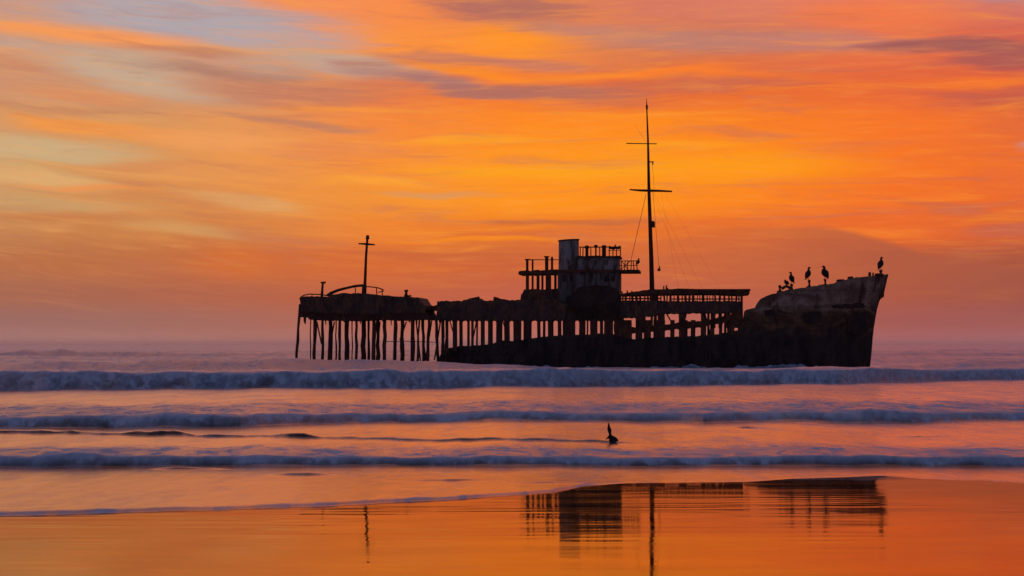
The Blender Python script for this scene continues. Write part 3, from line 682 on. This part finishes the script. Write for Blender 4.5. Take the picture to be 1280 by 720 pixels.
def wire(a, b_, r_=.022, sag=0.0):
    mb = MB(); A = Vector(P3(*a)); Bv = Vector(P3(*b_)); pts = []
    for k in range(7):
        t_ = k / 6; p = A.lerp(Bv, t_); p.z -= sag * 4 * t_ * (1 - t_); pts.append(p)
    mb.tube(pts, r_, 5); mb.build('stay_wire', M['wire'], mast)
wire((807.5, 243, -.2), (788.5, 326, -3), .025)
wire((816, 238, -.2), (823.8, 336, -1.1), .016)
wire((815.5, 205, -.1), (818, 238, -.2), .014)
wire((826, 239, .5), (848, 361, 3.5), .006)
wire((815, 236, .5), (878, 362, 4), .006)
wire((830, 239, .5), (900, 362, 4), .005)
wire((812, 232, .5), (862, 361, -4), .006)
wire((809, 180, .5), (793, 155, .5), .007)

# bitts and bollards on the forecastle
def bitt(px, yb, yt, wd, seed):
    xc, z0 = S(px, yb + 3, -1.0); z1 = S(px, yt, -1.0)[1]; r_ = wd * .04
    mb = MB(); h_ = z1 - z0
    mb.tube([(xc, -1, z0), (xc, -1, z0 + .35*h_), (xc + .03, -1, z0 + .5*h_), (xc, -1, z0 + .62*h_), (xc, -1, z1 - .1*h_), (xc, -1, z1)], [r_*1.5, r_*1.15, r_*.7, r_*.75, r_*1.2, r_*1.0], 10)
    pbox(mb, px - wd*.95, px + wd*.95, yb - .3, yb + 3, -1.6, -.4)
    mb.build('mooring_bitt', M['rust'], ship)
bitt(989.5, 362, 355, 3.6, 1); bitt(1011.5, 358, 350, 3.2, 2); bitt(1031.5, 355.5, 349, 3.0, 3); bitt(974.8, 364, 356.5, 3.6, 4); bitt(1101, 343, 337.5, 4, 5)
mb = MB(); xa = P3(983, 358, -1); xb = P3(990, 362, -1); mb.tube([P3(977,361,-1), P3(983,357.5,-1), P3(990,361.5,-1)], .16, 6); mb.build('bent_rail', M['rust'], ship)

# ------------------------------------------------------------------ the pier wreckage behind it
pier = thing('ruined_pier', 'broken timber pier end on many thin pilings, left of the wreck, carrying a cross-shaped pole', 'pier', (SX, SD, 0), YAW)
mb = MB(); pprism(mb, [(374.5,372),(386,370.5),(410,371),(414,368),(430,366.5),(452,366.5),(475,369),(500,371),(512,371.5),(523,371.5),(525,375),(527,379),(532,381.5),(532,391),(500,392),(440,392.5),(376,390)], -4.6, 4.6, .7, 2.2, 31); mb.build('pier_deck', M['deck'], pier)
mb = MB(); pprism(mb, [(374.5,389),(420,391.5),(480,391),(534,390),(535,398.5),(500,400.5),(470,399),(440,400.8),(400,400),(386,399.5),(385,396.5),(374.5,396.5)], -4.3, 4.3, .6, 2.2, 32); mb.build('deck_beam', M['timber'], pier)
mb = MB(); pprism(mb, [(526,381),(533,383),(538,382.5),(546,381.5),(548,385),(546,388),(540,387),(530,388)], -4.4, 4, .5, 1.8, 33); mb.build('broken_beam', M['timber'], pier)
mb = MB(); pprism(mb, [(530,393.5),(548,394),(549,399),(538,400),(530,399.5)], -4.4, 4, .4, 1.8, 34); mb.build('broken_beam', M['timber'], pier)
piles = [(375,370.3,3.4,449),(388.6,388.4,1.4,447),(393.8,393,4.2,448.5),(403.3,402.6,3.6,448.5),(412.6,412.4,5.4,449),(420,419.5,2,449),(425,424.6,3.6,449),(434,433.6,5.8,449),(440.2,440,1.6,449),(445.3,445,4,449.5),(454.5,454.2,6.0,450),(460.8,460.6,3.2,450),(467.2,467,4.8,450.5),(472.6,472.4,4.8,450.5),(481.3,480.6,4.6,450.5),(494,493.2,4.6,451),(503,502.4,5.2,451),(516,515.2,5.6,451),(524.4,521.6,3,451.5),(528.0,530.6,3.6,451.5),(536.6,534.6,3.6,451.5),(545,548.4,3.8,452),(554,553,3.4,452),(558,558,3,450)]
for i, (xt, xb_, wd, yb) in enumerate(piles):
    yl_ = (-4.2, -2.6, -3.6)[i % 3]
    a = P3(xt, 396 if i else 380, yl_); b_ = P3(xb_, 456, yl_); r_ = wd * .040
    mb = MB(); pts = []; rr = []
    for k in range(6):
        t_ = k / 5; p = Vector(a).lerp(Vector(b_), t_); p.x += R_(-.07, .07) * (0 < k < 5); pts.append(p); rr.append(r_ * (.95 + .12 * t_) * R_(.82, 1.15))
    mb.tube(pts, rr, 9); mb.build('piling', M['timber'], pier)
for i, xt in enumerate((393, 413, 434, 455, 468, 481.5, 503, 516.5, 529)):
    a = P3(xt, 396, 3.6); b_ = P3(xt - .3 + R_(-.4, .4), 456, 3.6)
    mb = MB(); mb.tube([a, b_], .12, 7); mb.build('piling', M['timber'], pier)
for (xa_, xb_, yt_, yb2) in ((396,402,402,430),(418,411,402,440),(475,470,402,456),(508,500,402,425),(520,526,400,456),(540,531,399,456),(551,543,399,450)):
    mb = MB(); mb.tube([P3(xa_, yt_, 1.5), P3(xb_, yb2, 1.5)], .075, 6); mb.build('loose_brace', M['timber'], pier)
for (xa_, h_, w_) in ((379,5,3),(391,3,2),(406,6,1.5),(428,3.5,4),(449,5,2),(477,4,3),(488,7,1.2),(510,3.5,3),(520,5,1.6)):
    mb = MB(); pprism(mb, [(xa_,396),(xa_+w_,396),(xa_+w_*.7,400+h_),(xa_+w_*.2,399+h_*.6)], -4.4, -3.9, .4, 2, int(xa_)); mb.build('hanging_fragment', M['deck'], pier)
mb = MB(); mb.tube([P3(478, 427, -2.5), P3(510, 426.5, -2.5), P3(548, 428, -2.5)], .035, 5); mb.build('brace_cable', M['wire'], pier)
# rail, arched pipe, poles
mb = MB(); mb.tube([P3(376, 371.5, -4), P3(380, 369, -4), P3(387, 367.6, -4), P3(402, 368.2, -4), P3(411, 370, -4)], .06, 6)
for a in (380, 390): mb.tube([P3(a, 368.5, -4), P3(a, 373, -4)], .04, 5)
mb.build('guard_rail', M['rust'], pier)
mb = MB(); mb.tube([P3(409, 369.5, -2), P3(413.5, 366.5, -2), P3(423, 362.6, -2), P3(434, 359.8, -2), P3(444, 357.6, -2), P3(452, 356.9, -2), P3(458, 357.4, -2)], [.15,.16,.14,.13,.13,.14,.14], 8); mb.build('arched_pipe', M['rust'], pier)
mb = MB(); mb.tube([P3(458, 358.2, -2), P3(468, 359, -2), P3(474, 360.2, -2), P3(479.5, 362.5, -2)], .06, 6)
for a, yy in ((444, 358), (470.6, 359.5), (477.5, 361.5)): mb.tube([P3(a, yy, -2), P3(a + .3, 369, -2)], .055, 5)
mb.tube([P3(472, 365.5, -2), P3(480, 364, -2)], .05, 5); mb.build('bent_rail', M['rust'], pier)
mb = MB(); mb.tube([P3(455.6, 370, -1.5), P3(456.4, 350, -1.5), P3(457.6, 320, -1.5), P3(459.4, 296, -1.5)], [.21, .15, .13, .12], 9); mb.tube([P3(455, 370, -1.5), P3(455.4, 358, -1.5)], [.25, .24], 8); pole = mb.build('pole', M['rust'], pier)
mb = MB(); mb.tube([P3(448, 304.6, -1.65), P3(458.7, 305.2, -1.65), P3(468.6, 306, -1.65)], [.07, .12, .07], 7); mb.build('crossbar', M['rust'], pole)
mb = MB(); mb.tube([P3(459.4, 299, -1.5), P3(459.6, 294, -1.5)], [.2, .15], 8); mb.build('pole_cap', M['rust'], pole)
mb = MB(); mb.tube([P3(402, 374, -3.5), P3(403.5, 354, -3.5)], [.15, .11], 8); q = mb.build('lamp_post', M['rust'], pier)
mb = MB(); mb.tube([P3(400.8, 353.3, -3.5), P3(407, 353.2, -3.5)], [.08, .12], 7); mb.build('lamp_arm', M['rust'], q)
mb = MB(); mb.tube([P3(507.6, 374, -3), P3(507.6, 369, -3), P3(507.8, 366.5, -3), P3(507.8, 364, -3)], [.28, .2, .12, .16], 9); mb.tube([P3(505.5, 363.6, -3), P3(510, 363.2, -3)], .1, 7); mb.tube([P3(508, 370.6, -3), P3(514, 369.8, -3)], .1, 6); mb.build('bollard', M['rust'], pier)

# ------------------------------------------------------------------ birds
def bird(name, label, loc, h, face=1, lean=0.0, pose='upright', rz=0.0, group='seabirds perched on the wreck'):
    """a cormorant-like bird of height h standing at loc; face=1 looks to the right"""
    b_ = thing(name, label, 'bird', loc, rz, group)
    f = face; mb = MB(); k = h / .8
    if pose == 'upright':
        path = [(-.16*f,0,.10),(-.10*f,0,.20),(-.05*f,0,.31),(0,0,.43),(.035*f,0,.54),(.03*f,0,.62),(.015*f,0,.69),(.03*f,0,.745),(.075*f,0,.765),(.12*f,0,.76),(.19*f,0,.75)]
        rad = [.02,.07,.115,.12,.085,.048,.037,.043,.045,.022,.008]
    elif pose == 'hunched':
        path = [(-.30*f,0,.22),(-.18*f,0,.28),(-.06*f,0,.34),(.06*f,0,.40),(.12*f,0,.48),(.12*f,0,.56),(.15*f,0,.60),(.20*f,0,.60),(.30*f,0,.57)]
        rad = [.03,.09,.14,.13,.09,.06,.055,.03,.01]
    else:
        path = [(-.24*f,0,.12),(-.15*f,0,.20),(-.05*f,0,.31),(.04*f,0,.43),(.07*f,0,.53),(.04*f,0,.62),(.05*f,0,.69),(.10*f,0,.73),(.15*f,0,.72),(.24*f,0,.69)]
        rad = [.02,.08,.13,.13,.085,.05,.045,.048,.024,.008]
    mb.tube([(x*k + lean*z*k, y*k, z*k) for x, y, z in path], [r*k*1.55 for r in rad], 10)
    for sgn in (-1, 1):
        mb.tube([(-.03*f*k, sgn*.05*k, .26*k), (-.01*f*k, sgn*.05*k, .10*k), (.0, sgn*.05*k, 0.0), (.09*f*k, sgn*.07*k, .0)], [.03*k, .014*k, .014*k, .012*k], 6)
    body = mb.build('body', M['feather'], b_)
    for sgn in (-1, 1):
        mb = MB()
        mb.tube([(.03*f*k, sgn*.09*k, .50*k if pose != 'hunched' else .40*k), (-.03*f*k, sgn*.15*k, .38*k if pose != 'hunched' else .36*k), (-.10*f*k, sgn*.10*k, .24*k if pose != 'hunched' else .29*k), (-.17*f*k, sgn*.05*k, .12*k if pose != 'hunched' else .25*k)], [.05*k, .13*k, .10*k, .03*k], 8, True, .45)
        mb.build('wing', M['feather'], b_)
    mb = MB()
    zt = .10 if pose != 'hunched' else .2
    mb.prism([(-.13*f*k, (zt+.06)*k), (-.24*f*k, (zt-.07)*k), (-.19*f*k, (zt-.09)*k), (-.09*f*k, (zt+.01)*k)], -.04*k, .04*k); mb.build('tail', M['feather'], b_)
    return b_
def W_(px, py, yl):
    x_, z_ = S(px, py, yl)
    return (SX + cY*x_ - sY*yl, SD + sY*x_ + cY*yl, z_)
bird('perched_bird', 'dark upright bird on the tall bitt at the aft end of the raised bow', W_(989.3, 355, -1), 1.2, -1, .0, 'upright', 0)
bird('perched_bird', 'small hunched dark bird squatting on the low bent rail, left of the three upright birds', W_(983, 357.6, -1), .8, -1, 0, 'hunched', .3)
bird('perched_bird', 'dark upright bird on a bitt, middle of the three tall bow perches', W_(1010.3, 350, -1), 1.3, 1, 0, 'upright', .3)
bird('perched_bird', 'dark slim bird leaning right on the forward one of the three tall bow perches', W_(1031.2, 349, -1), 1.4, -1, .0, 'slim', .4)
bird('perched_bird', 'dark bird standing on the very tip of the bow above the stem', W_(1101, 337.5, -1), 1.3, 1, 0, 'upright', .5)
bird('perched_bird', 'small dark bird on the outer end of the bridge wing rail beside the mast', W_(797.5, 331.5, -3.45), .72, 1, 0, 'slim', 0)
for i, (a, fc_, hh, lb) in enumerate(((763.5, -1, .58, 'leftmost of the three small birds lined up on the wheelhouse roof rail'), (768.5, 1, .62, 'middle one of the three small birds lined up on the wheelhouse roof rail'), (773.5, 1, .6, 'rightmost of the three small birds lined up on the wheelhouse roof rail'))):
    bird('perched_bird', lb, W_(a, 313, -3.16), hh, fc_, 0, 'hunched' if i != 1 else 'slim', .2)

# the bird in the shallows: body low on the water, wings thrown up
db_ = CAMZ * F / (557.5 - 430)
sb = thing('surf_bird', 'dark seabird low on the foamy shallows with its wings thrown up', 'bird', ((765 - 640) / F * db_, db_, .0))
q_ = db_ / F
def Q(px, py, y=0.0): return ((px - 765) * q_, y, (557.5 - py) * q_ + .01)
mb = MB(); mb.tube([Q(775.5,556.2), Q(772.5,554.6), Q(769,552.6), Q(765.5,550), Q(763.5,547.6), Q(762,546.4), Q(760.4,547.6), Q(757.6,549.3)], [.010,.055,.100,.104,.072,.056,.032,.008], 14)
mb.tube([Q(766,552), Q(766.5,556), Q(766.5,560)], .012, 6); mb.tube([Q(769,554,.05), Q(769.3,557,.05), Q(769.3,560,.05)], .012, 6)
mb.build('body', M['feather'], sb)
def wing(pts, wds, yoff):
    mb = MB(); L, Rr = [], []
    for (p, w_) in zip(pts, wds):
        L.append(Q(p[0] - w_, p[1], yoff)); Rr.append(Q(p[0] + w_, p[1], yoff))
    out = L + Rr[::-1]
    mb.prism([(v[0], v[2]) for v in out], yoff - .008, yoff + .008); mb.build('wing', M['feather'], sb)
wing([(765,549),(763.6,545.8),(762.6,543.2),(762.2,541.2),(761.6,537.5),(760.9,533),(760.7,529)], [3.2,2.8,1.5,1.9,2.5,1.5,.6], -.05)
wing([(767,551),(766.3,547.2),(764.4,545),(763.2,542.5),(762,540)], [2.2,1.7,1.2,.8,.4], .06)
mb = MB(); mb.prism([(Q(771,553.4)[0], Q(0,553.4)[2]), (Q(777,555.4)[0], Q(0,555.4)[2]), (Q(776,557)[0], Q(0,557)[2]), (Q(770,556.4)[0], Q(0,556.4)[2])], -.03, .03); mb.build('tail', M['feather'], sb)

# ------------------------------------------------------------------ sea haze
mb = MB(); mb.box(-12000, 12000, -400, 45000, -8, 34)
m = bpy.data.materials.new('haze'); m.use_nodes = True; t = NT(m.node_tree)
for nd in list(t.n):
    if nd.type != 'OUTPUT_MATERIAL': t.n.remove(nd)
v = t.node('ShaderNodeVolumePrincipled'); v.inputs['Color'].default_value = (.85,.88,.96,1); v.inputs['Density'].default_value = 0.00003; v.inputs['Anisotropy'].default_value = .65
t.l.new(v.outputs[0], t.n['Material Output'].inputs['Volume'])
hz_ = mb.build('haze', m); hz_['kind'] = 'stuff'
